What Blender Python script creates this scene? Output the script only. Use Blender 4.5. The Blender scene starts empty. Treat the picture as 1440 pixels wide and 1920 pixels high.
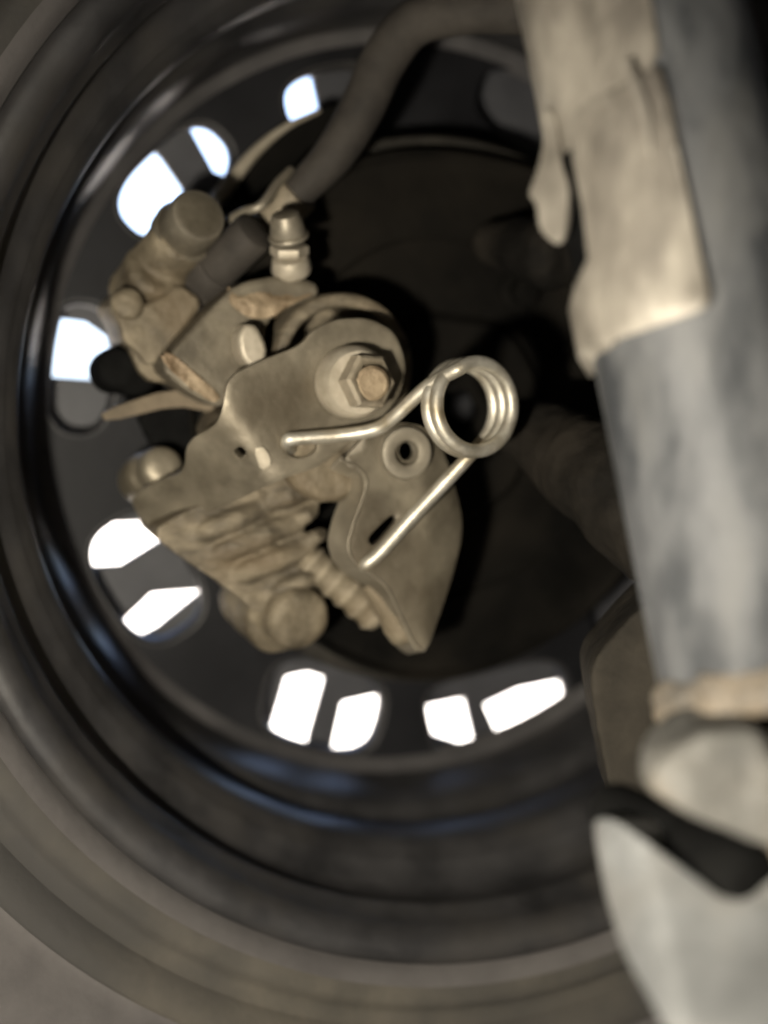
import bpy, bmesh, math, random
from mathutils import Vector, Matrix, noise, geometry
R = math.radians
random.seed(4)
sc = bpy.context.scene
COL = sc.collection

# ------------------------------------------------------------------ camera, sky, lights, exposure
F = 2500.0            # focal length in photograph pixels (1440 x 1920)
Z0 = 0.26             # camera height above the ground
cam = bpy.data.cameras.new('camera')
cam.sensor_fit = 'VERTICAL'
cam.sensor_height = 36.0
cam.sensor_width = 27.0
cam.lens = F / 1920.0 * 36.0
cam.clip_start = 0.01
cam.clip_end = 2000
cam.dof.use_dof = True
cam.dof.focus_distance = 0.425
cam.dof.aperture_fstop = 3.6
camo = bpy.data.objects.new('camera', cam)
COL.objects.link(camo)
camo.location = (0, 0, Z0)
camo.rotation_euler = (R(90), 0, 0)
sc.camera = camo

world = bpy.data.worlds.new('World')
sc.world = world
world.use_nodes = True
nt = world.node_tree
nt.nodes.clear()
wo = nt.nodes.new('ShaderNodeOutputWorld')
bg = nt.nodes.new('ShaderNodeBackground')
sky = nt.nodes.new('ShaderNodeTexSky')
sky.sky_type = 'NISHITA'
sky.sun_disc = False
sky.sun_elevation = R(48)
sky.sun_rotation = R(200)
sky.dust_density = 8.0
sky.air_density = 0.7
sky.ozone_density = 0.5
bg.inputs['Strength'].default_value = 0.15
nt.links.new(sky.outputs[0], bg.inputs['Color'])
nt.links.new(bg.outputs[0], wo.inputs['Surface'])

sun = bpy.data.lights.new('sun', 'SUN')
sun.energy = 4.0
sun.angle = R(0.5)
sun.color = (1.0, 0.95, 0.88)
suno = bpy.data.objects.new('sun', sun)
COL.objects.link(suno)
# sun stands behind and above the car and lights the open ground beyond the wheel
sd = Vector((math.sin(R(200)) * math.cos(R(48)), math.cos(R(200)) * math.cos(R(48)), math.sin(R(48))))
suno.rotation_euler = sd.to_track_quat('Z', 'Y').to_euler()
suno.location = (0, -2, 4)

torch = bpy.data.lights.new('torch', 'SPOT')     # the hand torch that lights the brake from beside the lens
torch.energy = 1.2
torch.color = (1.0, 0.925, 0.79)
torch.spot_size = R(92)
torch.spot_blend = 1.0
torch.shadow_soft_size = 0.012
torcho = bpy.data.objects.new('torch', torch)
COL.objects.link(torcho)
torcho.location = (-0.095, 0.03, Z0 - 0.07)
torcho.rotation_euler = (Vector((0.04, 0.5, Z0 - 0.055)) - torcho.location).to_track_quat('-Z', 'Y').to_euler()

sc.view_settings.view_transform = 'Standard'
sc.view_settings.look = 'None'
sc.view_settings.exposure = 3.3
sc.view_settings.gamma = 1.0
sc.view_settings.use_curve_mapping = False
sc.render.engine = 'CYCLES'
sc.cycles.use_denoising = True
sc.cycles.max_bounces = 8
sc.cycles.sample_clamp_indirect = 6.0

# ------------------------------------------------------------------ frame of the wheel
def W(px, py, d):
    "point at depth d (m) measured off the photograph"
    return Vector(((px - 720) / F * d, d, Z0 - (py - 960) / F * d))
CAMP = Vector((0, 0, Z0))
WC = W(772, 772, 0.585)                          # wheel centre in the plane of the wheel disc
A = Vector((0.037, -0.107, -0.0133)).normalized()  # axle, pointing inboard (to the viewer)
U = (Vector((1, 0, 0)) - A * A.x).normalized()
V = A.cross(U)
def on(px, py, s):
    "point of the plane s metres inboard of the wheel disc"
    d = Vector(((px - 720) / F, 1, -(py - 960) / F))
    t = ((WC + A * s) - CAMP).dot(A) / d.dot(A)
    return CAMP + d * t
def pol(r, ang, s):
    return WC + A * s + U * (r * math.cos(ang)) + V * (r * math.sin(ang))

# ------------------------------------------------------------------ materials
def mat(name, c1, c2, rough=0.7, rough2=None, metal=0.0, scale=60, bump=0.15, bscale=220, spec=0.5,
        c3=None, s3=18, stretch=None, coat=0.0, contrast=(0.35, 0.65), edge=None):
    m = bpy.data.materials.new(name)
    m.use_nodes = True
    n = m.node_tree
    b = n.nodes['Principled BSDF']
    tc = n.nodes.new('ShaderNodeTexCoord')
    vec = tc.outputs['Object']
    if stretch:
        mp = n.nodes.new('ShaderNodeMapping')
        mp.inputs['Scale'].default_value = stretch
        n.links.new(vec, mp.inputs['Vector'])
        vec = mp.outputs[0]
    t = n.nodes.new('ShaderNodeTexNoise')
    t.inputs['Scale'].default_value = scale
    t.inputs['Detail'].default_value = 6
    t.inputs['Roughness'].default_value = 0.62
    n.links.new(vec, t.inputs['Vector'])
    cr = n.nodes.new('ShaderNodeValToRGB')
    cr.color_ramp.elements[0].position = contrast[0]
    cr.color_ramp.elements[1].position = contrast[1]
    cr.color_ramp.elements[0].color = (*c1, 1)
    cr.color_ramp.elements[1].color = (*c2, 1)
    n.links.new(t.outputs['Fac'], cr.inputs['Fac'])
    col = cr.outputs['Color']
    if c3:
        t3 = n.nodes.new('ShaderNodeTexNoise')
        t3.inputs['Scale'].default_value = s3
        t3.inputs['Detail'].default_value = 4
        n.links.new(vec, t3.inputs['Vector'])
        r3 = n.nodes.new('ShaderNodeMapRange')
        r3.inputs['From Min'].default_value = 0.5
        r3.inputs['From Max'].default_value = 0.68
        n.links.new(t3.outputs['Fac'], r3.inputs['Value'])
        mx = n.nodes.new('ShaderNodeMix')
        mx.data_type = 'RGBA'
        n.links.new(r3.outputs[0], mx.inputs['Factor'])
        n.links.new(col, mx.inputs[6])
        mx.inputs[7].default_value = (*c3, 1)
        col = mx.outputs[2]
    if edge:                                   # bright metal where raised edges are rubbed bare
        ge = n.nodes.new('ShaderNodeNewGeometry')
        er = n.nodes.new('ShaderNodeMapRange')
        er.inputs['From Min'].default_value = 0.53
        er.inputs['From Max'].default_value = 0.60
        n.links.new(ge.outputs['Pointiness'], er.inputs['Value'])
        em = n.nodes.new('ShaderNodeMath'); em.operation = 'MULTIPLY'
        n.links.new(er.outputs[0], em.inputs[0]); n.links.new(t.outputs['Fac'], em.inputs[1])
        mx2 = n.nodes.new('ShaderNodeMix'); mx2.data_type = 'RGBA'
        n.links.new(em.outputs[0], mx2.inputs['Factor'])
        n.links.new(col, mx2.inputs[6])
        mx2.inputs[7].default_value = (*edge, 1)
        col = mx2.outputs[2]
    n.links.new(col, b.inputs['Base Color'])
    rr = n.nodes.new('ShaderNodeMapRange')
    rr.inputs['To Min'].default_value = rough
    rr.inputs['To Max'].default_value = rough2 if rough2 is not None else min(1, rough + 0.12)
    n.links.new(t.outputs['Fac'], rr.inputs['Value'])
    n.links.new(rr.outputs[0], b.inputs['Roughness'])
    b.inputs['Metallic'].default_value = metal
    b.inputs['Specular IOR Level'].default_value = spec
    b.inputs['Coat Weight'].default_value = coat
    if bump:
        tb = n.nodes.new('ShaderNodeTexNoise')
        tb.inputs['Scale'].default_value = bscale
        tb.inputs['Detail'].default_value = 5
        n.links.new(vec, tb.inputs['Vector'])
        bp = n.nodes.new('ShaderNodeBump')
        bp.inputs['Strength'].default_value = bump
        bp.inputs['Distance'].default_value = 0.002
        n.links.new(tb.outputs['Fac'], bp.inputs['Height'])
        n.links.new(bp.outputs[0], b.inputs['Normal'])
    return m
M = {}
M['cast'] = mat('dusty_cast_iron', (0.085, 0.068, 0.044), (0.27, 0.225, 0.152), 0.5, 0.85, metal=0.2, bump=0.5, scale=48, c3=(0.15, 0.115, 0.07), s3=30, edge=(0.50, 0.43, 0.32))
M['castrust'] = mat('dusty_rusting_cast_iron', (0.062, 0.050, 0.034), (0.25, 0.208, 0.142), 0.5, 0.85, metal=0.2, bump=0.6, scale=75, c3=(0.16, 0.122, 0.075), s3=34, edge=(0.50, 0.43, 0.32), stretch=(0.6, 1, 1.6))
M['rust'] = mat('rusty_dusty_iron', (0.17, 0.12, 0.068), (0.40, 0.31, 0.20), 0.45, 0.75, metal=0.25, bump=0.6, scale=80, c3=(0.15, 0.095, 0.05), s3=50)
M['plate'] = mat('dusty_plated_steel', (0.120, 0.102, 0.072), (0.31, 0.27, 0.198), 0.32, 0.62, metal=0.5, scale=30, bump=0.12, c3=(0.11, 0.09, 0.06), s3=22, edge=(0.66, 0.60, 0.49))
M['plate2'] = mat('dusty_lever_steel', (0.092, 0.077, 0.053), (0.235, 0.203, 0.145), 0.42, 0.72, metal=0.35, scale=40, bump=0.2, c3=(0.09, 0.072, 0.047), s3=24, edge=(0.55, 0.49, 0.39))
M['nut'] = mat('dusty_zinc_and_lit_edge', (0.38, 0.33, 0.245), (0.52, 0.46, 0.36), 0.45, 0.6, metal=0.35, scale=90, bump=0.2)
M['spring'] = mat('spring_steel', (0.42, 0.38, 0.30), (0.74, 0.70, 0.60), 0.36, 0.6, metal=0.7, scale=90, bump=0.15, c3=(0.36, 0.30, 0.20), s3=60)
M['disc'] = mat('black_disc_paint', (0.006, 0.006, 0.007), (0.013, 0.013, 0.0145), 0.45, 0.6, scale=25, bump=0.05, spec=0.25)
M['rim'] = mat('black_wheel_paint', (0.020, 0.0195, 0.020), (0.046, 0.044, 0.044), 0.38, 0.62, scale=34, bump=0.08, c3=(0.050, 0.046, 0.042), s3=20)
M['well'] = mat('dust_film_on_wheel_paint', (0.060, 0.057, 0.057), (0.110, 0.103, 0.100), 0.4, 0.6, scale=30, bump=0.06, c3=(0.05, 0.047, 0.047), s3=14)
M['tyre'] = mat('dusty_rubber', (0.080, 0.073, 0.070), (0.128, 0.118, 0.112), 0.8, 0.95, scale=22, bump=0.15)
M['tyreband'] = mat('dried_mud_on_rubber', (0.050, 0.046, 0.038), (0.125, 0.110, 0.086), 0.8, 0.95, scale=16, bump=0.2, c3=(0.05, 0.047, 0.043), s3=9)
M['strut'] = mat('grey_strut_paint', (0.040, 0.043, 0.047), (0.120, 0.123, 0.126), 0.42, 0.7, scale=70, bump=0.2, c3=(0.155, 0.155, 0.15), s3=40, stretch=(1, 1, 0.4), contrast=(0.40, 0.60))
M['sleeve'] = mat('bare_dusty_steel_sleeve', (0.17, 0.152, 0.125), (0.44, 0.40, 0.335), 0.4, 0.65, metal=0.2, scale=50, bump=0.35, c3=(0.16, 0.142, 0.12), s3=44, stretch=(1, 1, 0.5), edge=(0.70, 0.65, 0.56))
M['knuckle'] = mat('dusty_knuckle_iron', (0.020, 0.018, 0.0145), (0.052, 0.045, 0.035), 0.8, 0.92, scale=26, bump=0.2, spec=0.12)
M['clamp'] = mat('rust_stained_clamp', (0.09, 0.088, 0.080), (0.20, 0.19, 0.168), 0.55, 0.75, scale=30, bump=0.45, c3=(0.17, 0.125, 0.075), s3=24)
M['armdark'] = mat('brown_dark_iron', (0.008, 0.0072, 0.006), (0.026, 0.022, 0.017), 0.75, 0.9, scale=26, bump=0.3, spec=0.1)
M['strut_shade'] = mat('strut_shade_grey', (0.045, 0.045, 0.041), (0.085, 0.084, 0.076), 0.65, 0.85, scale=30, bump=0.35, spec=0.3)
M['rustring'] = mat('rust_weld', (0.11, 0.10, 0.085), (0.24, 0.19, 0.13), 0.55, 0.85, scale=45, bump=0.6)
M['arm'] = mat('grey_aluminium', (0.15, 0.153, 0.15), (0.31, 0.315, 0.31), 0.42, 0.7, metal=0.25, scale=22, bump=0.2, c3=(0.26, 0.25, 0.23), s3=30)
M['black'] = mat('black_rubber_and_shade', (0.004, 0.004, 0.004), (0.008, 0.008, 0.0075), 0.8, 0.92, bump=0.3, spec=0.06)
M['hose'] = mat('dusty_hose_rubber', (0.030, 0.026, 0.022), (0.062, 0.054, 0.045), 0.7, 0.88, scale=40, bump=0.2, spec=0.3)
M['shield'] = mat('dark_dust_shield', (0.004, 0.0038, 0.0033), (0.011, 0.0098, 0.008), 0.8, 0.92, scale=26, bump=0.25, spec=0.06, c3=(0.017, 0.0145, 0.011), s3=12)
M['rotor'] = mat('worn_rotor_iron', (0.02, 0.0185, 0.016), (0.05, 0.045, 0.037), 0.5, 0.7, metal=0.3, scale=40, bump=0.2, spec=0.2)
M['cover'] = mat('grey_cover_plastic', (0.05, 0.05, 0.055), (0.075, 0.075, 0.08), 0.4, 0.55, scale=30, bump=0.03)
M['light_block'] = mat('black_light_block', (0.018, 0.018, 0.018), (0.03, 0.03, 0.03), 0.7, 0.9, scale=10, bump=0.1)
M['ground'] = mat('sunlit_concrete', (0.30, 0.29, 0.275), (0.42, 0.41, 0.39), 0.85, 0.95, scale=6, bump=0.2, bscale=60)
M['pad'] = mat('worn_pad_backing', (0.10, 0.078, 0.05), (0.19, 0.15, 0.10), 0.7, 0.85, bump=0.3)

# ------------------------------------------------------------------ builders
LOC = {}
def thing(name, label, cat, loc, group=None):
    o = bpy.data.objects.new(name, None)
    o.empty_display_size = 0.02
    COL.objects.link(o)
    o.location = loc
    o['label'] = label
    o['category'] = cat
    if group: o['group'] = group
    LOC[o] = Vector(loc)
    return o
def tag(o, label, cat):
    o['label'] = label; o['category'] = cat
    return o
def obj(name, me, m, parent=None, label=None):
    "me is in world coordinates; it is re-based on its thing"
    o = bpy.data.objects.new(name, me)
    COL.objects.link(o)
    me.name = name
    me.materials.clear()
    me.materials.append(M[m])
    if parent is not None:
        me.transform(Matrix.Translation(-LOC[parent]))
        o.parent = parent
        LOC[o] = LOC[parent]
    else:
        c = sum((v.co for v in me.vertices), Vector()) / max(1, len(me.vertices))
        zmin = min(v.co.z for v in me.vertices)
        c.z = zmin
        me.transform(Matrix.Translation(-c))
        o.location = c
        LOC[o] = c
    if label: o['label'] = label
    return o
def mesh(vf, smooth=True, angle=38):
    vs, fs = vf
    me = bpy.data.meshes.new('m')
    me.from_pydata([tuple(v) for v in vs], [], fs)
    me.validate()
    bm = bmesh.new(); bm.from_mesh(me)
    bmesh.ops.recalc_face_normals(bm, faces=bm.faces)
    bm.to_mesh(me); bm.free()
    if smooth:
        me.shade_smooth()
        me.set_sharp_from_angle(angle=R(angle))
    return me
def join(*parts):
    vs, fs = [], []
    for v, f in parts:
        k = len(vs)
        vs += list(v)
        fs += [tuple(i + k for i in q) for q in f]
    return vs, fs
def frame(axis):
    z = Vector(axis).normalized()
    x = z.orthogonal().normalized() if abs(z.z) > 0.95 else Vector((0, 0, 1)).cross(z).normalized()
    return x, z.cross(x), z
def lathe(profile, origin, axis, n=32, closed=False, caps=True, frm=None, wob=None):
    "profile: (radius, height along axis)"
    x, y, z = frm or frame(axis)
    vs, fs = [], []
    k = len(profile)
    for i in range(n):
        a = 2 * math.pi * i / n
        for r, h in profile:
            if wob: r = r + wob(a, h)
            vs.append(Vector(origin) + z * h + x * (r * math.cos(a)) + y * (r * math.sin(a)))
    for i in range(n):
        j = (i + 1) % n
        for q in range(k if closed else k - 1):
            w = (q + 1) % k
            fs.append((i * k + q, j * k + q, j * k + w, i * k + w))
    if caps and not closed:
        if profile[0][0] > 1e-6: fs.append(tuple(i * k for i in range(n))[::-1])
        if profile[-1][0] > 1e-6: fs.append(tuple(i * k + k - 1 for i in range(n)))
    return vs, fs
def rod(p, q, r0, r1=None, n=24, rnd=0.0012):
    "cylinder or cone between two points with rounded rims"
    p, q = Vector(p), Vector(q)
    r1 = r0 if r1 is None else r1
    L = (q - p).length
    e = min(rnd, L * 0.4, r0 * 0.6, r1 * 0.6)
    pr = [(0.0001, 0), (r0 - e, 0), (r0 - e * 0.3, e * 0.3), (r0, e), (r1, L - e), (r1 - e * 0.3, L - e * 0.3), (r1 - e, L), (0.0001, L)]
    return lathe(pr, p, q - p, n)
def catmull(pts, sub=10):
    pts = [Vector(p) for p in pts]
    P = [pts[0] * 2 - pts[1]] + pts + [pts[-1] * 2 - pts[-2]]
    out = []
    for i in range(1, len(P) - 2):
        for k in range(sub):
            t = k / sub
            a, b, c, d = P[i - 1], P[i], P[i + 1], P[i + 2]
            out.append(0.5 * ((2 * b) + (c - a) * t + (2 * a - 5 * b + 4 * c - d) * t * t + (-a + 3 * b - 3 * c + d) * t ** 3))
    out.append(pts[-1])
    return out
def tube(path, rad, n=14):
    "sweep; rad is a number or a list along the path"
    k = len(path)
    rs = [rad] * k if not isinstance(rad, (list, tuple)) else [rad[min(len(rad) - 1, int(i / (k - 1) * (len(rad) - 1)))] * (1 - ((i / (k - 1) * (len(rad) - 1)) % 1)) + rad[min(len(rad) - 1, int(i / (k - 1) * (len(rad) - 1)) + 1)] * ((i / (k - 1) * (len(rad) - 1)) % 1) for i in range(k)]
    vs, fs = [], []
    t0 = (path[1] - path[0]).normalized()
    x = t0.orthogonal().normalized()
    for i in range(k):
        t = (path[min(i + 1, k - 1)] - path[max(i - 1, 0)]).normalized()
        x = (x - t * x.dot(t)).normalized()
        y = t.cross(x)
        for j in range(n):
            a = 2 * math.pi * j / n
            vs.append(path[i] + x * (rs[i] * math.cos(a)) + y * (rs[i] * math.sin(a)))
    for i in range(k - 1):
        for j in range(n):
            w = (j + 1) % n
            fs.append((i * n + j, i * n + w, (i + 1) * n + w, (i + 1) * n + j))
    for end, sgn, b in ((path[0], -1, 0), (path[-1], 1, (k - 1) * n)):       # domed ends
        t = (path[1] - path[0]).normalized() if sgn < 0 else (path[-1] - path[-2]).normalized()
        r = rs[0] if sgn < 0 else rs[-1]
        c = len(vs)
        for j in range(n):
            vs.append(end + (vs[b + j] - end) * 0.7 + t * (sgn * r * 0.5))
        for j in range(n):
            fs.append((b + j, b + (j + 1) % n, c + (j + 1) % n, c + j))
        fs.append(tuple(range(c, c + n)))
    return vs, fs
def bake(me, *mods):
    "apply modifiers given as (type, {settings})"
    o = bpy.data.objects.new('tmp', me)
    COL.objects.link(o)
    for typ, kw in mods:
        m = o.modifiers.new(typ, typ)
        for a, b in kw.items(): setattr(m, a, b)
    dg = bpy.context.evaluated_depsgraph_get()
    out = bpy.data.meshes.new_from_object(o.evaluated_get(dg))
    bpy.data.objects.remove(o)
    return out
def inside(p, poly):
    c = False
    j = len(poly) - 1
    for i in range(len(poly)):
        a, b = poly[i], poly[j]
        if (a[1] > p[1]) != (b[1] > p[1]) and p[0] < (b[0] - a[0]) * (p[1] - a[1]) / (b[1] - a[1]) + a[0]:
            c = not c
        j = i
    return c
def rounded(poly, n=2):
    for _ in range(n):
        out = []
        for i in range(len(poly)):
            a, b = Vector(poly[i][:2]), Vector(poly[(i + 1) % len(poly)][:2])
            out += [a * 0.8 + b * 0.2, a * 0.2 + b * 0.8]
        poly = [(p.x, p.y) for p in out]
    return poly
def ell(cx, cy, a, b, rot=0, n=24, p=2.0):
    out = []
    for i in range(n):
        t = 2 * math.pi * i / n
        c, s = math.cos(t), math.sin(t)
        x = a * math.copysign(abs(c) ** (2 / p), c); y = b * math.copysign(abs(s) ** (2 / p), s)
        out.append((cx + x * math.cos(rot) - y * math.sin(rot), cy + x * math.sin(rot) + y * math.cos(rot)))
    return out
def sheet(outline, mapf, thick, holes=(), step=14, bevel=0.0006, rnd=2):
    "metal sheet: a flat outline, mapped to its place by mapf, then given thickness and rounded edges"
    outline = rounded(outline, rnd) if rnd else outline
    loops = [list(outline)] + [list(h) for h in holes]
    vs, es = [], []
    for lp in loops:
        k = len(vs)
        for i, p in enumerate(lp):
            vs.append(Vector(p[:2])); es.append((k + i, k + (i + 1) % len(lp)))
    xs = [p[0] for p in outline]; ys = [p[1] for p in outline]
    y = min(ys) + step * 0.5
    row = 0
    while y < max(ys):
        x = min(xs) + step * (0.5 if row % 2 else 0.25)
        while x < max(xs):
            if inside((x, y), outline) and not any(inside((x, y), h) for h in holes):
                if min((Vector((x, y)) - v).length for v in vs[:len(es)]) > step * 0.35:
                    vs.append(Vector((x, y)))
            x += step
        y += step * 0.87
        row += 1
    r = geometry.delaunay_2d_cdt(vs, es, [], 0, 1e-6)
    pv, pf = r[0], r[2]
    fs = []
    for f in pf:
        c = sum((pv[i] for i in f), Vector((0, 0))) / len(f)
        if inside(c, outline) and not any(inside(c, h) for h in holes): fs.append(tuple(f))
    used = sorted({i for f in fs for i in f}); idx = {u: i for i, u in enumerate(used)}
    P = [mapf(pv[u].x, pv[u].y) for u in used]
    fs = [tuple(idx[i] for i in f) for f in fs]
    me = bpy.data.meshes.new('s'); me.from_pydata([tuple(p) for p in P], [], fs)
    bm = bmesh.new(); bm.from_mesh(me)
    bmesh.ops.recalc_face_normals(bm, faces=bm.faces)
    bm.normal_update()
    av = sum((f.normal * f.calc_area() for f in bm.faces), Vector())
    cen = sum((v.co for v in bm.verts), Vector()) / len(bm.verts)
    if av.dot(CAMP - cen) < 0: bmesh.ops.reverse_faces(bm, faces=bm.faces)
    bm.to_mesh(me); bm.free()
    mods = [('SOLIDIFY', dict(thickness=thick, offset=-1.0))]
    if bevel: mods.append(('BEVEL', dict(width=bevel, segments=2, limit_method='ANGLE', angle_limit=R(50))))
    me = bake(me, *mods)
    me.shade_smooth(); me.set_sharp_from_angle(angle=R(45))
    return me
def flat(s):
    return lambda x, y: on(x, y, s)
def prism(outline, s0, s1, rnd=1, tilt=(0, 0)):
    "block between two planes of the wheel frame, its outline measured on the near one"
    o = rounded(outline, rnd) if rnd else outline
    n = len(o)
    near = [on(x, y, s1) for x, y in o]
    far = [p - A * (s1 - s0) + U * tilt[0] + V * tilt[1] for p in near]
    return near + far, [tuple(range(n)), tuple(range(2 * n - 1, n - 1, -1))] + [(i, n + i, n + (i + 1) % n, (i + 1) % n) for i in range(n)]
def casting(parts, voxel=0.0014, it=6, amp=0.0006, nscale=90):
    "one cast body grown from several overlapping solids"
    me = mesh(join(*parts), smooth=False)
    bm = bmesh.new(); bm.from_mesh(me)
    bmesh.ops.recalc_face_normals(bm, faces=bm.faces); bm.to_mesh(me); bm.free()
    me = bake(me, ('REMESH', dict(mode='VOXEL', voxel_size=voxel)), ('SMOOTH', dict(factor=0.5, iterations=it)))
    nn = [v.normal.copy() for v in me.vertices]
    co = []
    for v, n_ in zip(me.vertices, nn):
        p = v.co + n_ * (noise.fractal(v.co * nscale, 0.8, 2.1, 3) * amp)
        co += [p.x, p.y, p.z]
    me.vertices.foreach_set('co', co)
    me.update()
    me.shade_smooth()
    return me
def plate2d(outline, holes, z_mid, half, bevel, n_frame=(U, V, A), org=None, res=3):
    "flat plate with holes from a filled 2D curve (coordinates in metres in the wheel frame)"
    cu = bpy.data.curves.new('c', 'CURVE'); cu.dimensions = '2D'; cu.fill_mode = 'BOTH'
    for lp in [outline] + list(holes):
        sp = cu.splines.new('POLY'); sp.points.add(len(lp) - 1)
        for p, q in zip(sp.points, lp): p.co = (q[0], q[1], 0, 1)
        sp.use_cyclic_u = True
    cu.extrude = half; cu.bevel_depth = bevel; cu.bevel_resolution = res; cu.offset = -bevel
    o = bpy.data.objects.new('tmp', cu); COL.objects.link(o)
    dg = bpy.context.evaluated_depsgraph_get()
    me = bpy.data.meshes.new_from_object(o.evaluated_get(dg))
    bpy.data.objects.remove(o)
    u, v, a = n_frame
    og = (org if org is not None else WC) + a * z_mid
    me.transform(Matrix(((u.x, v.x, a.x, og.x), (u.y, v.y, a.y, og.y), (u.z, v.z, a.z, og.z), (0, 0, 0, 1))))
    me.shade_smooth(); me.set_sharp_from_angle(angle=R(40))
    return me
def uv(px, py, s):
    p = on(px, py, s) - WC
    return (p.dot(U), p.dot(V))

# ------------------------------------------------------------------ the setting
gz = WC.z - 0.303
gv = [(-60, -60, gz), (60, -60, gz), (60, 60, gz), (-60, 60, gz)]
g = obj('ground', mesh((gv, [(0, 1, 2, 3)])), 'ground'); g['kind'] = 'structure'
def light_block():
    "unseen arch shell over the wheel, closed behind the viewer to keep sky light out"
    n = 28
    rr = 0.40
    cx, cz = WC.x + 0.02, WC.z
    vs, fs = [], []
    ys = (0.72, 0.66, 0.2, -0.3, -0.55)
    prof = [(-rr, gz + 0.015 - cz), (-rr, 0)] + [(-rr * math.cos(math.pi * i / n), rr * math.sin(math.pi * i / n)) for i in range(1, n)] + [(rr, 0), (rr, gz + 0.015 - cz)]
    k = len(prof)
    for q, y in enumerate(ys):
        sfac = 0.93 if q == 0 else 1.0
        for x, z in prof: vs.append(Vector((cx + x * sfac, y, cz + z * (sfac if z > 0 else 1))))
    for q in range(len(ys) - 1):
        for i in range(k - 1): fs.append((q * k + i, q * k + i + 1, (q + 1) * k + i + 1, (q + 1) * k + i))
    fs.append(tuple(range((len(ys) - 1) * k, len(ys) * k)))
    me = mesh((vs, fs))
    return bake(me, ('SOLIDIFY', dict(thickness=0.004, offset=1.0)))
lo = obj('arch_light_block', light_block(), 'light_block'); lo['kind'] = 'structure'  # unseen, added and run down to the ground to block daylight

# ------------------------------------------------------------------ wheel: rim, disc with vent holes, cover, tyre
wheel = thing('wheel', 'black steel wheel with vent holes and dusty tyre, seen from inboard', 'wheel', WC - V * 0.30)
FR = (U, V, A)
rim_prof = [(0.1612, 0.0048), (0.1622, 0.0085), (0.1640, 0.018), (0.1660, 0.029), (0.1685, 0.0325), (0.1712, 0.0355), (0.1722, 0.039), (0.1715, 0.043), (0.1705, 0.047), (0.1705, 0.060), (0.1725, 0.066),
            (0.1790, 0.0725), (0.1845, 0.0765), (0.1866, 0.081), (0.1868, 0.087), (0.1862, 0.090), (0.1872, 0.093), (0.1892, 0.0965),
            (0.1900, 0.1010), (0.1915, 0.1060), (0.1950, 0.1095), (0.2000, 0.1105), (0.2030, 0.1085), (0.2035, 0.1045), (0.2005, 0.1020),
            (0.195, 0.098), (0.1935, 0.090), (0.189, 0.083), (0.187, 0.076), (0.1755, 0.0695), (0.1735, 0.06), (0.1735, 0.047), (0.1745, 0.039), (0.169, 0.027), (0.167, 0.012), (0.165, 0.003)]
rim = obj('rim', mesh(lathe(rim_prof, WC, A, 160, closed=True, frm=FR), angle=70), 'rim', wheel)
obj('rim_shoulder', mesh(lathe([(0.1540, -0.002), (0.1560, 0.0004), (0.1575, 0.0016), (0.1598, 0.0032), (0.1612, 0.0048), (0.1620, 0.0062), (0.1660, 0.006), (0.1650, 0.002), (0.1600, -0.004)], WC, A, 160, closed=True, frm=FR), angle=70), 'well', rim)
# the vent holes: centre, half length, half width (photo pixels), direction of the long axis
HOLES = [((330, 338), 122, 70, -44, 2.6), ((625, 183), 90, 56, -12, 2.6), ((150, 690), 122, 66, 92, 2.5), ((276, 1084), 122, 84, 58, 2.8),
         ((607, 1326), 112, 80, 14, 3.0), ((938, 1331), 134, 72, -13, 4.2)]
def px_hole(c, a, b, rot, p): return [uv(x, y, 0.0) for x, y in ell(c[0], c[1], a, b, R(rot), 44, p)]
holes = [px_hole(*h) for h in HOLES]
for ang in (-38, -2, 34, 67):
    c = Vector((0.1415 * math.cos(R(ang)), 0.1415 * math.sin(R(ang))))
    holes.append(ell(c.x, c.y, 0.026, 0.0145, R(ang + 90), 40, 2.5))
disc = obj('disc', plate2d(ell(0, 0, 0.1578, 0.1578, 0, 128), holes + [ell(0, 0, 0.03, 0.03, 0, 32)], -0.002, 0.0008, 0.0012), 'disc', rim)
disc['label'] = 'stamped wheel disc with oval vent holes'
# rolled edge round each vent hole
for h in holes[:6]:
    pts = [WC + U * x + V * y - A * 0.004 for x, y in h]
    vs, fs = [], []
    n = len(pts); c = sum(pts, Vector()) / n
    for p in pts:
        d = (p - c).normalized()
        vs += [p + d * 0.0035 + A * 0.0036, p + d * 0.0012 + A * 0.0042, p - d * 0.0004 + A * 0.003, p - d * 0.0012 - A * 0.002, p - d * 0.0006 - A * 0.005, p + d * 0.0035 - A * 0.001]
    for i in range(n):
        j = (i + 1) % n
        for q in range(6): fs.append((i * 6 + q, j * 6 + q, j * 6 + (q + 1) % 6, i * 6 + (q + 1) % 6))
    obj('hole_lip', mesh((vs, fs), angle=80), 'rim', rim)
# plastic cover outside the disc, with its own openings
SC = -0.016
OPEN = [[(180, 330), (250, 250), (300, 297), (340, 355), (330, 480), (230, 460)], [(357, 244), (430, 200), (480, 290), (450, 340), (400, 322)],
        [(500, 120), (583, 146), (596, 206), (590, 270), (510, 260)],
        [(60, 596), (115, 598), (160, 604), (200, 632), (206, 662), (260, 690), (230, 715), (205, 714), (60, 704)],
        [(120, 1010), (190, 980), (290, 978), (310, 1005), (225, 1058), (150, 1062)], [(200, 1190), (232, 1162), (284, 1112), (378, 1105), (292, 1175), (240, 1200)],
        [(535, 1268), (575, 1260), (607, 1270), (576, 1378), (570, 1420), (490, 1420)], [(640, 1316), (700, 1303), (760, 1330), (740, 1420), (615, 1430)],
        [(790, 1324), (868, 1309), (881, 1366), (890, 1400), (800, 1371)], [(907, 1320), (970, 1291), (1080, 1270), (1090, 1370), (1040, 1410), (945, 1415), (934, 1379)]]
cov_holes = [[uv(x, y, SC) for x, y in o] for o in OPEN]
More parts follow.
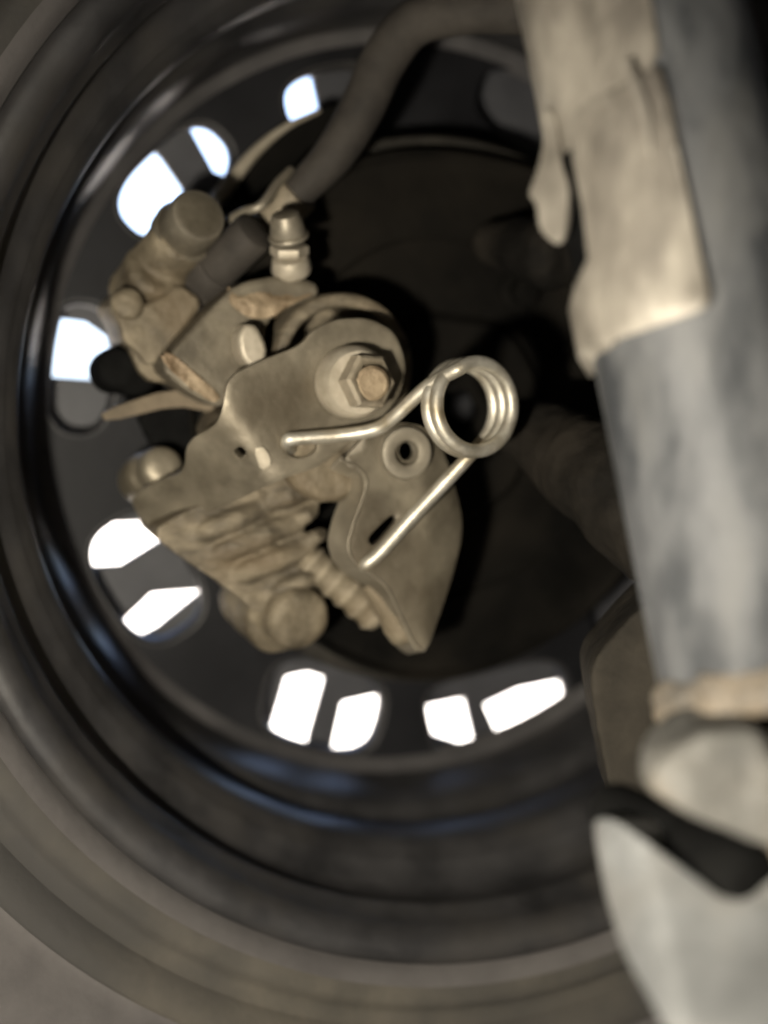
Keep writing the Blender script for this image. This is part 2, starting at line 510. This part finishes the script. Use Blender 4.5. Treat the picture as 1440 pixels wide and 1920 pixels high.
cover = obj('wheel_cover', plate2d(ell(0, 0, 0.19, 0.19, 0, 96), cov_holes, SC, 0.0012, 0.0006), 'cover', wheel, label='plastic wheel cover whose spokes cut across the vent holes')

TP = [(0.2020, 0.0985), (0.2040, 0.1025), (0.2055, 0.1055), (0.2080, 0.1085), (0.2110, 0.1105)]
TP2 = [(0.2110, 0.1105), (0.2150, 0.1120), (0.2185, 0.1110), (0.2205, 0.1085), (0.2235, 0.1075), (0.2275, 0.1090)]
TP4 = [(0.2275, 0.1090), (0.2290, 0.1110), (0.2330, 0.1140), (0.2385, 0.1165), (0.2405, 0.1150)]
TP5 = [(0.2405, 0.1150), (0.2425, 0.1148), (0.2460, 0.1175), (0.2550, 0.1215), (0.2660, 0.1235), (0.2770, 0.1205), (0.2870, 0.1125), (0.2950, 0.1000), (0.2995, 0.0850),
       (0.3015, 0.060), (0.3015, 0.01), (0.2995, -0.015), (0.293, -0.03), (0.280, -0.042), (0.262, -0.05), (0.24, -0.048), (0.215, -0.042), (0.195, -0.033), (0.19, -0.02), (0.192, 0.0), (0.194, 0.05), (0.196, 0.09), (0.2020, 0.0985)]
ty = obj('tyre', mesh(lathe(TP5, WC, A, 160, caps=False, frm=FR), angle=70), 'tyre', wheel, label='dusty black rubber tyre sidewall')
obj('bead', mesh(lathe(TP, WC, A, 160, caps=False, frm=FR), angle=70), 'tyre', ty)
obj('sidewall_rib', mesh(lathe(TP2, WC, A, 160, caps=False, frm=FR), angle=70), 'tyreband', ty)
obj('sidewall_rib', mesh(lathe(TP4, WC, A, 160, caps=False, frm=FR), angle=70), 'tyreband', ty)

# ------------------------------------------------------------------ rotor and dust shield
rotor = thing('brake_rotor', 'dark worn brake rotor behind the caliper', 'rotor', WC - V * 0.11)
obj('friction_ring', mesh(lathe([(0.07, 0.022), (0.1125, 0.022), (0.1135, 0.023), (0.1135, 0.031), (0.1125, 0.032), (0.07, 0.032)], WC, A, 96, closed=True, frm=FR)), 'rotor', rotor)
obj('hat', mesh(lathe([(0.03, 0.0), (0.068, 0.0), (0.0705, 0.003), (0.0705, 0.0305), (0.066, 0.0305), (0.065, 0.006), (0.03, 0.005)], WC, A, 64, closed=True, frm=FR)), 'rotor', rotor)
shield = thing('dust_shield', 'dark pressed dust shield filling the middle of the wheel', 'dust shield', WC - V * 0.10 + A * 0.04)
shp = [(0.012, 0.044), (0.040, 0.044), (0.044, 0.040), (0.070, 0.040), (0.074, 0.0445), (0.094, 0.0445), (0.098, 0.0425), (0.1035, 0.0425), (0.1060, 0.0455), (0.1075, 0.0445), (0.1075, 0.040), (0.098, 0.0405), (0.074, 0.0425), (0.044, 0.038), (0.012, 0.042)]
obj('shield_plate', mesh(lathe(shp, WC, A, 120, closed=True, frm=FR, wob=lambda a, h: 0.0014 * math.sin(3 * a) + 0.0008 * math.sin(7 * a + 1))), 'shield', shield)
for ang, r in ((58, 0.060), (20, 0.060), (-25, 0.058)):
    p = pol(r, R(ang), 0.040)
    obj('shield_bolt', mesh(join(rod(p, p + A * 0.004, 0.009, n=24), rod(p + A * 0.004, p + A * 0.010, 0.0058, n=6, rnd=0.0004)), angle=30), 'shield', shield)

# ------------------------------------------------------------------ brake caliper
cal = thing('brake_caliper', 'dusty tan cast iron rear brake caliper in the centre of the wheel', 'caliper', on(600, 1215, 0.06))
S_PL = 0.100
body_parts = [
    # piston bore
    lathe([(0.001, 0.036), (0.0262, 0.036), (0.0272, 0.04), (0.0272, 0.080), (0.0262, 0.0825), (0.0228, 0.0830), (0.0218, 0.081), (0.0215, 0.052), (0.001, 0.052)], on(650, 688, 0.085) - A * 0.085, A, 40),
    # lower body
    prism([(280, 1000), (360, 950), (520, 900), (590, 905), (610, 930), (590, 960), (565, 1000), (585, 1040), (560, 1110), (520, 1150), (480, 1150), (430, 1105), (345, 1050)], 0.034, 0.075),
    prism([(400, 790), (500, 740), (640, 790), (640, 930), (520, 930), (420, 900)], 0.034, 0.080),
    prism([(560, 1035), (610, 1040), (640, 1085), (600, 1110), (545, 1070)], 0.05, 0.076),
]
for x0, y0, x1, y1, r_ in ((345, 1012, 500, 950, 0.0042), (375, 1050, 560, 975, 0.0046), (420, 1085, 580, 1025, 0.0046), (490, 1122, 610, 1072, 0.004),
                          (545, 985, 590, 955, 0.0032), (560, 1025, 605, 1000, 0.0032), (475, 938, 570, 925, 0.0045)):
    body_parts.append(tube([on(x0, y0, 0.070), on((x0 * 2 + x1) / 3, (y0 * 2 + y1) / 3, 0.0755), on((x0 + x1 * 2) / 3, (y0 + y1 * 2) / 3, 0.0765), on(x1, y1, 0.074)], [r_ * 0.8, r_, r_, r_ * 0.8], 10))
housing = obj('housing', casting(body_parts, 0.0009, 3, 0.00025, 140), 'castrust', cal)
# rusty machined edges on the upper block
def block(outline, s0, s1, bev=0.0022, rnd=1, tilt=(0, 0)):
    return bake(mesh(prism(outline, s0, s1, rnd, tilt), angle=30), ('BEVEL', dict(width=bev, segments=3, limit_method='ANGLE', angle_limit=R(40))))
obj('bridge', block([(296, 690), (345, 630), (400, 574), (446, 532), (520, 516), (590, 526), (604, 552), (545, 578), (500, 604), (496, 660), (440, 706), (420, 770), (360, 740)], 0.034, 0.0790, 0.003), 'plate2', housing)
def face(x, y):
    return on(x, y, 0.0801 - 0.006 * max(0, (560 - y) / 50) + 0.0010 * noise.fractal(Vector((x / 30, y / 12, 1.7)), 0.9, 2.0, 3))
obj('bridge_face', sheet([(425, 560), (452, 528), (520, 517), (585, 528), (600, 546), (545, 572), (500, 600), (462, 596)], face, 0.004, step=7, bevel=0.0006), 'rust', housing)
def edge(x, y):
    return on(x, y, 0.0800 + 0.0008 * noise.fractal(Vector((x / 18, y / 18, 5.1)), 0.9, 2.0, 3))
obj('bridge_edge', sheet([(298, 672), (318, 658), (372, 704), (416, 744), (402, 758), (350, 722)], edge, 0.004, step=7, bevel=0.0008), 'rust', housing)

# stamped spring bracket: flat round the nut, folded back towards the left
FOLD = Vector((470, 852)); FN = Vector((-0.80, 0.60))
def brk(x, y):
    t = (Vector((x, y)) - FOLD).dot(FN) * 0.0002
    r = 0.010
    if t <= -0.006: ds = 0
    elif t < 0.006:
        ds = (t + 0.006) ** 2 / 0.024 * 0.95
    else:
        ds = 0.00570 * 1.0 + (t - 0.006) * 0.95
    return on(x, y, S_PL - ds)
bo = [(428, 706), (500, 672), (563, 648), (587, 618), (632, 598), (690, 596), (740, 622), (762, 680), (750, 745), (700, 800), (640, 840), (600, 875), (530, 897), (420, 950), (292, 1003), (258, 968), (243, 932), (300, 900), (345, 885), (350, 828), (405, 798), (418, 765)]
bracket = obj('spring_bracket', sheet(bo, brk, 0.0032, holes=[rounded([(436, 845), (452, 836), (464, 850), (448, 862)], 1), ell(566, 838, 30, 20, R(-12), 20)], step=13, bevel=0.0009, rnd=2), 'plate', cal, label='smooth stamped steel bracket folded round its left side')
for x, y, l in ((470, 848, 14), (486, 858, 18), (500, 868, 16)):
    pass
# nut and stud
N0 = on(655, 716, S_PL)
nut = obj('flange_nut', mesh(lathe([(0.0001, 0), (0.0120, 0), (0.0130, 0.0010), (0.0130, 0.0060), (0.0122, 0.0095), (0.0108, 0.0112), (0.0001, 0.0112)], N0, A, 40)), 'nut', cal)
def hexn(c, r, h):
    ax = (A * 0.9 + U * 0.25 + V * 0.1).normalized()
    b = lathe([(r * 0.97, 0), (r, 0.0008), (r, h - 0.0010), (r * 0.88, h), (r * 0.66, h), (r * 0.60, h - 0.0022), (0.0001, h - 0.0026)], c, ax, 6, frm=(frame(ax)))
    return b
obj('hex', mesh(hexn(N0 + A * 0.0105 + U * 0.0012, 0.0100, 0.0066), angle=25), 'cast', nut)
obj('stud_end', mesh(lathe([(0.0060, 0), (0.0060, 0.0032), (0.0048, 0.0042), (0.0020, 0.0036), (0.0001, 0.0040)], N0 + A * 0.0148 + U * 0.0026, A, 20)), 'rust', nut)

# parking brake lever with flange bent back along its left edge
S_LV = 0.104
lo_ = [(640, 868), (690, 812), (740, 790), (800, 800), (835, 850), (866, 960), (866, 1010), (846, 1090), (812, 1190), (800, 1218), (775, 1222), (747, 1150), (720, 1098), (672, 1064), (652, 1030), (658, 990), (684, 918), (676, 884)]
slot = [(686, 1010), (735, 962), (748, 974), (700, 1028)]
def lev(x, y): return on(x, y, S_LV + 0.010 * max(0, (y - 1000) / 220) ** 1.0 * 0.0 - 0.008 * max(0, (x - 800) / 66))
lever = obj('parking_lever', sheet(lo_, lev, 0.0030, holes=[rounded(slot, 2), ell(762, 846, 15, 18, 0, 18)], step=13, bevel=0.0007, rnd=2), 'plate2', cal, label='flat dusty lever arm with a slot and a round hole')
fl = catmull([(636, 862, 0), (674, 880, 0), (686, 912, 0), (660, 988, 0), (653, 1030, 0), (672, 1062, 0), (720, 1096, 0), (748, 1148, 0), (776, 1206, 0), (796, 1222, 0)], 7)
def flange():
    vs, fs = [], []
    for i, p in enumerate(fl):
        t = (fl[min(i + 1, len(fl) - 1)] - fl[max(i - 1, 0)]).normalized()
        n = Vector((t.y, -t.x)) * 5
        dep = 0.011 if i > 8 else 0.006
        a, b = on(p.x, p.y, S_LV + 0.0006), on(p.x + n.x * 1.8, p.y + n.y * 1.8, S_LV - 0.0005)
        a2, b2 = on(p.x - n.x * 4.4, p.y - n.y * 4.4, S_LV), on(p.x - n.x * 2.2, p.y - n.y * 2.2, S_LV)
        vs += [a, a2 - A * dep, b2 - A * dep, b]
    for i in range(len(fl) - 1):
        for q in range(4): fs.append((i * 4 + q, (i + 1) * 4 + q, (i + 1) * 4 + (q + 1) % 4, i * 4 + (q + 1) % 4))
    fs += [(0, 1, 2, 3), tuple(len(vs) - 4 + i for i in range(4))]
    return vs, fs
obj('lever_flange', bake(mesh(flange(), angle=50), ('BEVEL', dict(width=0.0008, segments=2, limit_method='ANGLE', angle_limit=R(50)))), 'plate', lever)
hb = on(757, 848, S_LV)
obj('hole_collar', mesh(lathe([(0.0040, 0), (0.0096, 0), (0.0098, 0.001), (0.0090, 0.0036), (0.0070, 0.0042), (0.0046, 0.0036), (0.0040, 0.002)], hb, A, 32, closed=True)), 'plate', lever)
tip0, tip1 = on(735, 1140, S_LV - 0.010), on(770, 1200, S_LV - 0.006)
obj('lever_tip', casting([rod(tip0, tip1, 0.0070, 0.0066, rnd=0.003), rod(on(690, 1092, S_LV - 0.012), tip0, 0.0040, 0.0068)], 0.0009, 5, 0.0006, 120), 'cast', lever)
# rounded cam boss at the lever's pivot
obj('pivot_boss', casting([lathe([(0.001, 0), (0.0175, 0), (0.0185, 0.002), (0.0185, 0.010), (0.0165, 0.013), (0.001, 0.013)], on(604, 842, S_PL - 0.016) , A, 36), prism([(560, 830), (680, 820), (690, 890), (650, 922), (585, 915)], 0.086, 0.0965)], 0.0011, 4, 0.0006, 120), 'cast', cal)

# guide pins, boots and bolts
def cap_cyl(pxs, r, rr=None, n=28, rnd=0.003):
    (x0, y0, s0), (x1, y1, s1) = pxs
    return rod(on(x0, y0, s0), on(x1, y1, s1), r, rr, n, rnd)
up = obj('guide_pin_housing', casting([cap_cyl(((255, 560, 0.03), (345, 440, 0.062)), 0.0125, 0.0110), cap_cyl(((250, 600, 0.03), (300, 500, 0.055)), 0.010, 0.0125)], 0.0012, 5, 0.0006), 'cast', cal)
obj('guide_pin_cap', mesh(join(cap_cyl(((345, 436, 0.060), (375, 402, 0.074)), 0.0106, 0.0102, rnd=0.0022), cap_cyl(((338, 446, 0.056), (350, 430, 0.062)), 0.0120, 0.0120, rnd=0.0008))), 'plate', up)
obj('guide_sleeve', mesh(join(cap_cyl(((365, 545, 0.05), (480, 432, 0.074)), 0.0082, 0.0080, rnd=0.002), cap_cyl(((380, 530, 0.053), (410, 500, 0.06)), 0.0092, 0.0092, rnd=0.002))), 'hose', cal)
carrier = obj('carrier', block([(205, 578), (222, 552), (244, 545), (266, 572), (300, 556), (335, 530), (386, 566), (340, 626), (282, 694), (258, 660), (232, 640), (226, 612)], 0.020, 0.062, 0.003), 'cast', cal)
obj('carrier_boss', casting([cap_cyl(((232, 600, 0.03), (240, 566, 0.064)), 0.0070, 0.0064), prism([(235, 640), (290, 620), (340, 670), (330, 720), (270, 715)], 0.02, 0.055)], 0.0011, 5, 0.0004), 'cast', carrier)
obj('carrier_knob', casting([cap_cyl(((205, 700, 0.03), (222, 688, 0.05)), 0.0085, 0.0080), cap_cyl(((225, 690, 0.03), (262, 700, 0.048)), 0.010, 0.009)], 0.0012, 5, 0.0003), 'black', carrier)
obj('carrier_bolt', casting([cap_cyl(((278, 900, 0.03), (306, 872, 0.060)), 0.0085, 0.0082, rnd=0.004), cap_cyl(((262, 905, 0.03), (282, 885, 0.05)), 0.0095, 0.009, rnd=0.004)], 0.001, 6, 0.0003), 'plate', cal)
obj('lower_guide_boot', casting([cap_cyl(((490, 1100, 0.04), (566, 1166, 0.082)), 0.0125, 0.0122, rnd=0.0035), cap_cyl(((470, 1110, 0.035), (530, 1165, 0.068)), 0.0145, 0.0140, rnd=0.003)], 0.0012, 5, 0.0005), 'cast', cal)
# bellows of the parking cable end between body and lever
bl = catmull([on(545, 1015, 0.068), on(585, 1055, 0.072), on(640, 1098, 0.076), on(700, 1150, 0.078)], 10)
obj('cable_bellows', mesh(tube(bl, [0.0062 + 0.0012 * (k % 2) for k in range(16)], 18), angle=60), 'cast', cal)
# bleed screw
b0, b1, b2, b3 = on(548, 512, 0.074), on(543, 478, 0.078), on(542, 448, 0.080), on(534, 398, 0.084)
bs = obj('bleed_screw', mesh(join(rod(b0, b1, 0.0075, 0.0068, 24, 0.002), rod(b1, b1 + (b2 - b1) * 0.6, 0.0070, 0.0070, 6, 0.0006))), 'nut', cal)
obj('dust_cap', mesh(join(rod(b2, b3, 0.0066, 0.0056, 24, 0.0025), rod(b2, b2 + (b3 - b2) * 0.18, 0.0074, 0.0074, 24, 0.001))), 'plate', bs)
# small standing lug between block and bracket
obj('lug', block([(446, 628), (462, 604), (484, 612), (502, 650), (498, 684), (470, 690), (452, 668)], 0.074, 0.0905, 0.002), 'nut', cal)
obj('pressed_tab', sheet([(474, 842), (494, 836), (510, 868), (488, 884)], lambda x, y: brk(x, y) + A * 0.0012, 0.001, step=6, bevel=0.0004, rnd=1), 'nut', bracket)

# ------------------------------------------------------------------ brake pad (its backing plate shows at the left)
pad = thing('brake_pad', 'rusty brake pad backing plate edge sticking out left of the caliper', 'brake pad', on(260, 790, 0.04))
obj('backing_plate', sheet([(188, 772), (320, 728), (400, 745), (405, 775), (330, 760), (200, 792)], flat(0.050), 0.005, step=16, bevel=0.0008, rnd=1), 'pad', pad)
obj('friction_block', casting([prism([(250, 770), (350, 740), (400, 770), (380, 1000), (330, 960), (300, 860)], 0.0325, 0.043)], 0.0014, 3, 0.0004), 'black', pad)

# ------------------------------------------------------------------ return spring
def coil():
    cx = on(880, 764, 0.128)
    ax = (A * 0.86 + U * 0.24 + V * 0.10).normalized()
    ax = (CAMP - cx).normalized() * 0.815 + Vector((1, 0, 0)) * 0.57 + Vector((0, 0, 0.06))
    ax.normalize()
    x = (Vector((1, 0, 0)) - ax * ax.x).normalized()
    y = ax.cross(x)
    r = 0.0150
    pitch = 0.0050
    turns = 2.0 + 168 / 360
    pts = []
    n = int(turns * 40)
    a0 = R(126)                # the front end of the coil, on top
    # front (near) end at angle a0, winding down to the back
    for i in range(n + 1):
        t = i / n * turns
        a = a0 - t * 2 * math.pi
        pts.append(cx + ax * (pitch * (turns / 2 - t)) + x * (r * math.cos(a)) + y * (r * math.sin(a)))
    return pts, cx, ax
pts, ccx, cax = coil()
WR = 0.0024
# upper leg leaves the near turn tangentially and hooks into the bracket
p0 = pts[0]
near_s = (p0 - WC).dot(A)
leg1 = catmull([on(545, 842, S_PL - 0.004), on(540, 826, S_PL + 0.0025), on(562, 822, S_PL + 0.004), on(640, 816, S_PL + 0.007), on(705, 804, S_PL + 0.012), on(745, 776, S_PL + 0.018), on(805, 722, near_s - 0.008), p0], 10)
pe = pts[-1]
far_s = (pe - WC).dot(A)
leg2 = catmull([pe, on(868, 868, far_s - 0.001), on(770, 973, S_LV + 0.006), on(715, 1034, S_LV + 0.003), on(690, 1056, S_LV + 0.0015), on(682, 1062, S_LV - 0.001)], 10)
path = leg1[:-1] + pts + leg2[1:]
spring = obj('return_spring', mesh(tube(path, WR, 14), angle=80), 'spring')
tag(spring, 'shiny coiled steel return spring hooked between bracket and lever', 'spring')

# ------------------------------------------------------------------ brake hose
hs = thing('brake_hose', 'thick dusty brake hose bending down to the caliper', 'hose', on(500, 420, 0.07))
hp = catmull([W(1090, 30, 0.47), W(960, 18, 0.475), W(860, 22, 0.48), W(775, 45, 0.485), W(722, 110, 0.488), W(680, 200, 0.49), W(630, 285, 0.492), W(575, 345, 0.495), W(520, 400, 0.50)], 10)
obj('hose', mesh(tube(hp, [0.0086, 0.0086, 0.0084, 0.0084, 0.0086, 0.0084, 0.0078, 0.0066, 0.0062], 20), angle=80), 'hose', hs)
obj('ferrule', mesh(join(rod(W(560, 358, 0.496), W(505, 420, 0.503), 0.0086, 0.0082, 24, 0.0015), rod(W(505, 420, 0.503), W(455, 470, 0.508), 0.0070, 0.0065, 24, 0.001))), 'cast', hs)
hb_ = thing('hose_bracket', 'dark curved sheet bracket with bright edge between upper vent holes and hose', 'bracket', W(430, 380, 0.53))
obj('bracket_sheet', sheet([(408, 372), (440, 328), (484, 278), (536, 236), (600, 205), (660, 190), (640, 260), (575, 320), (505, 365), (452, 378)], lambda x, y: W(x, y, 0.530 + (x - 408) * 0.00006), 0.002, step=16, bevel=0.0005), 'shield', hb_)
obj('lit_edge', mesh(tube(catmull([W(410, 372, 0.527), W(440, 330, 0.528), W(484, 280, 0.531), W(536, 238, 0.534), W(598, 207, 0.538)], 8), [0.0034, 0.0030, 0.0022, 0.0014, 0.001], 12)), 'nut', hb_)  # pale tube puts the light caught by the sheet's edge into colour
sw = obj('sensor_wire', mesh(tube(catmull([on(430, 412, 0.06), on(460, 396, 0.066), on(490, 385, 0.07), on(520, 345, 0.065), on(545, 320, 0.06)], 8), 0.0018, 10)), 'plate')
tag(sw, 'short thin wire arching beside the hose end', 'wire')

# ------------------------------------------------------------------ suspension strut with its sleeve
SR = 0.0285
def axis_pt(py):
    "strut centre line: leans, and its top stands farther from the viewer"
    d = 0.352 - 0.030 * (py - 0) / 1300.0
    edge = 985 + 0.200 * py - 2e-6 * (py - 700) ** 2
    return W(edge + SR * F / d, py, d)
T0, T1 = axis_pt(-220), axis_pt(1300)
ZA = (T0 - T1).normalized()
XA = (CAMP - (T0 + T1) / 2); XA = (XA - ZA * XA.dot(ZA)).normalized()       # towards the viewer
YA = ZA.cross(XA)                                                             # towards the right
strut = thing('suspension_strut', 'grey painted suspension strut running down the right side', 'strut', T1)
LT = (T0 - T1).length
obj('tube', mesh(lathe([(SR - 0.001, 0), (SR, 0.001), (SR, LT)], T1, ZA, 64, frm=(XA, YA, ZA)), angle=60), 'strut', strut)
obj('weld_ring', casting([lathe([(SR * 0.8, -0.004), (SR + 0.0005, -0.004), (SR + 0.0024, -0.001), (SR + 0.0024, 0.003), (SR + 0.0006, 0.007), (SR * 0.8, 0.007)], T1, ZA, 64, closed=True, frm=(XA, YA, ZA))], 0.0012, 2, 0.0016, 120), 'rustring', strut)
def hgt(py):
    "height along the strut of the point whose near line shows at photo row py"
    best = None
    lo, hi = -0.1, LT + 0.1
    for _ in range(40):
        m_ = (lo + hi) / 2
        p = T1 + ZA * m_ + XA * SR
        row = 960 - (p.z - Z0) / p.y * F
        if row > py: lo = m_
        else: hi = m_
    return lo
def cylmap(rad, dent=0.0):
    def f(deg10, h1000):
        a = R(deg10 / 5.0); h = h1000 / 1000.0 / 2.0
        r = rad
        if dent: r += dent * noise.fractal(Vector((a * 1.6, h * 26, 3.3)), 0.9, 2.0, 3)
        return T1 + ZA * h + XA * (r * math.cos(a)) + YA * (r * math.sin(a))
    return f
def TH(deg, py): return (deg * 5.0, hgt(py) * 2000.0)
h1, h2 = 590, 150
sl = [TH(-105, 592), TH(-105, 462), TH(-60, 452), TH(-46, 425), TH(-43, 330), TH(-43, 240), TH(-40, 190), TH(-34, 160), TH(3, 142), TH(5, 150), TH(5, 420), TH(5, 565), TH(4, 582), TH(0, 590), TH(-40, 592)]
obj('sleeve_plate', sheet(sl, cylmap(SR + 0.0036, 0.0004), 0.0024, step=14, bevel=0.0004, rnd=0), 'sleeve', strut, label='bare tan steel sleeve plate wrapped round the strut')
su = [TH(-105, 250), TH(-105, -230), TH(8, -230), TH(8, 105), TH(2, 130), TH(-4, 190), TH(-30, 200), TH(-56, 205), TH(-80, 225)]
obj('sleeve_collar', sheet(su, cylmap(SR + 0.0014, 0.0003), 0.0012, step=18, bevel=0.0004, rnd=1), 'sleeve', strut)
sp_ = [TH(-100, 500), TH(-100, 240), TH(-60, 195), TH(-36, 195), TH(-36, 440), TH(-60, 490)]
obj('gap_shade', sheet(sp_, cylmap(SR + 0.0006), 0.0005, step=20, bevel=0, rnd=1), 'black', strut)  # black strip painting the deep shade in the gap beside the tab
# the bent tab standing off the sleeve's left edge
def tabmap(x, y):
    return W(x, y, 0.334 - 0.00003 * (y - 230) + (1040 - x) * 0.00010)
tb = [(1012, 205), (1040, 205), (1050, 300), (1066, 345), (1063, 405), (1052, 446), (1038, 456), (1012, 432), (1006, 384), (990, 364), (1008, 318), (1020, 266)]
obj('sleeve_tab', sheet(tb, tabmap, 0.0018, step=12, bevel=0.0005, rnd=1), 'sleeve', strut)
obj('sleeve_lip', mesh(tube(catmull([T1 + ZA * hgt(y) + XA * ((SR + 0.0040) * math.cos(R(a))) + YA * ((SR + 0.0040) * math.sin(R(a))) for a, y in ((-7, 120), (-6, 165), (-5, 205), (-5, 250), (-6, 290))], 6), [0.0010, 0.0017, 0.0017, 0.0012, 0.0006], 10)), 'sleeve', strut)

# ------------------------------------------------------------------ knuckle, clamp, bushing, arm
kn = thing('steering_knuckle', 'dusty dark cast knuckle between dust shield and strut', 'knuckle', W(1150, 1500, 0.40))
def wprism(outline, d0, d1, rnd=1):
    o = rounded(outline, rnd)
    n = len(o)
    near = [W(x, y, d0) for x, y in o]; far = [p + Vector((0.004, d1 - d0, 0.002)) for p in near]
    return near + far, [tuple(range(n)), tuple(range(2 * n - 1, n - 1, -1))] + [(i, n + i, n + (i + 1) % n, (i + 1) % n) for i in range(n)]
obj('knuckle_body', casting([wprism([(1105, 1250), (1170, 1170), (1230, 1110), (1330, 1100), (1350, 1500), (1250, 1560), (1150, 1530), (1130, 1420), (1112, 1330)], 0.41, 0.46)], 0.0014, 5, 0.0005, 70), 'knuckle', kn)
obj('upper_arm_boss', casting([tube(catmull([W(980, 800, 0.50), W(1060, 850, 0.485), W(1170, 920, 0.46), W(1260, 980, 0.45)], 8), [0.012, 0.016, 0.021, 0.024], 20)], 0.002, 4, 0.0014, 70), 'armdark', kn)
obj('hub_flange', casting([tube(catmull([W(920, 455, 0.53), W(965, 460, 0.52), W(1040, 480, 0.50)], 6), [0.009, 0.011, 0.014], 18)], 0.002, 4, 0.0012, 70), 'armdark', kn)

obj('strut_shade_fill', casting([wprism([(1330, -150), (1520, -150), (1560, 600), (1560, 1250), (1340, 1250), (1310, 900), (1350, 500)], 0.40, 0.43), tube(catmull([W(1440, -100, 0.395), W(1450, 300, 0.392), W(1470, 800, 0.39)], 6), [0.012, 0.014, 0.012], 16)], 0.0025, 5, 0.0016, 60), 'strut_shade', kn)  # added dark grey mass, coloured as strut and coil in shadow
clampo = thing('strut_clamp', 'rust stained rounded clamp casting below the strut', 'clamp', W(1380, 1640, 0.32))
obj('clamp_body', casting([
    lathe([(0.001, -0.052), (0.018, -0.052), (0.025, -0.046), (0.0285, -0.034), (0.0295, -0.022), (0.027, -0.011), (0.0225, -0.004), (0.001, -0.004)], T1 + YA * 0.002, ZA, 48),
    wprism([(1225, 1430), (1290, 1380), (1450, 1360), (1500, 1610), (1410, 1585), (1320, 1545), (1250, 1510), (1210, 1492)], 0.285, 0.315)], 0.0018, 7, 0.0014, 60), 'clamp', clampo)

bush = thing('rubber_bushing', 'black rubber bushing squeezed between clamp and pale arm', 'bushing', W(1300, 1640, 0.30))
obj('bushing_body', mesh(join(rod(W(1130, 1508, 0.330), W(1290, 1588, 0.308), 0.0070, 0.0076, 32, 0.004), rod(W(1265, 1577, 0.311), W(1425, 1655, 0.290), 0.0076, 0.0080, 32, 0.004))), 'black', bush)

def armmap(x, y):
    d = 0.300 - 0.030 * (y - 1520) / 400
    t = max(0.0, min(1.0, (1215 + (y - 1540) * 0.22 - x) / 110))
    return W(x, y, d + 0.020 * t * t)
ao = [(1108, 1535), (1150, 1535), (1230, 1592), (1310, 1650), (1350, 1682), (1400, 1690), (1450, 1645), (1520, 1600), (1560, 2050), (1300, 2050), (1235, 1900), (1170, 1790), (1135, 1680)]
arm = thing('suspension_fork', 'smooth pale grey suspension fork in the lower right corner', 'suspension fork', W(1330, 1920, 0.27))
obj('fork_body', sheet(ao, armmap, 0.012, step=22, bevel=0.003, rnd=2), 'arm', arm)
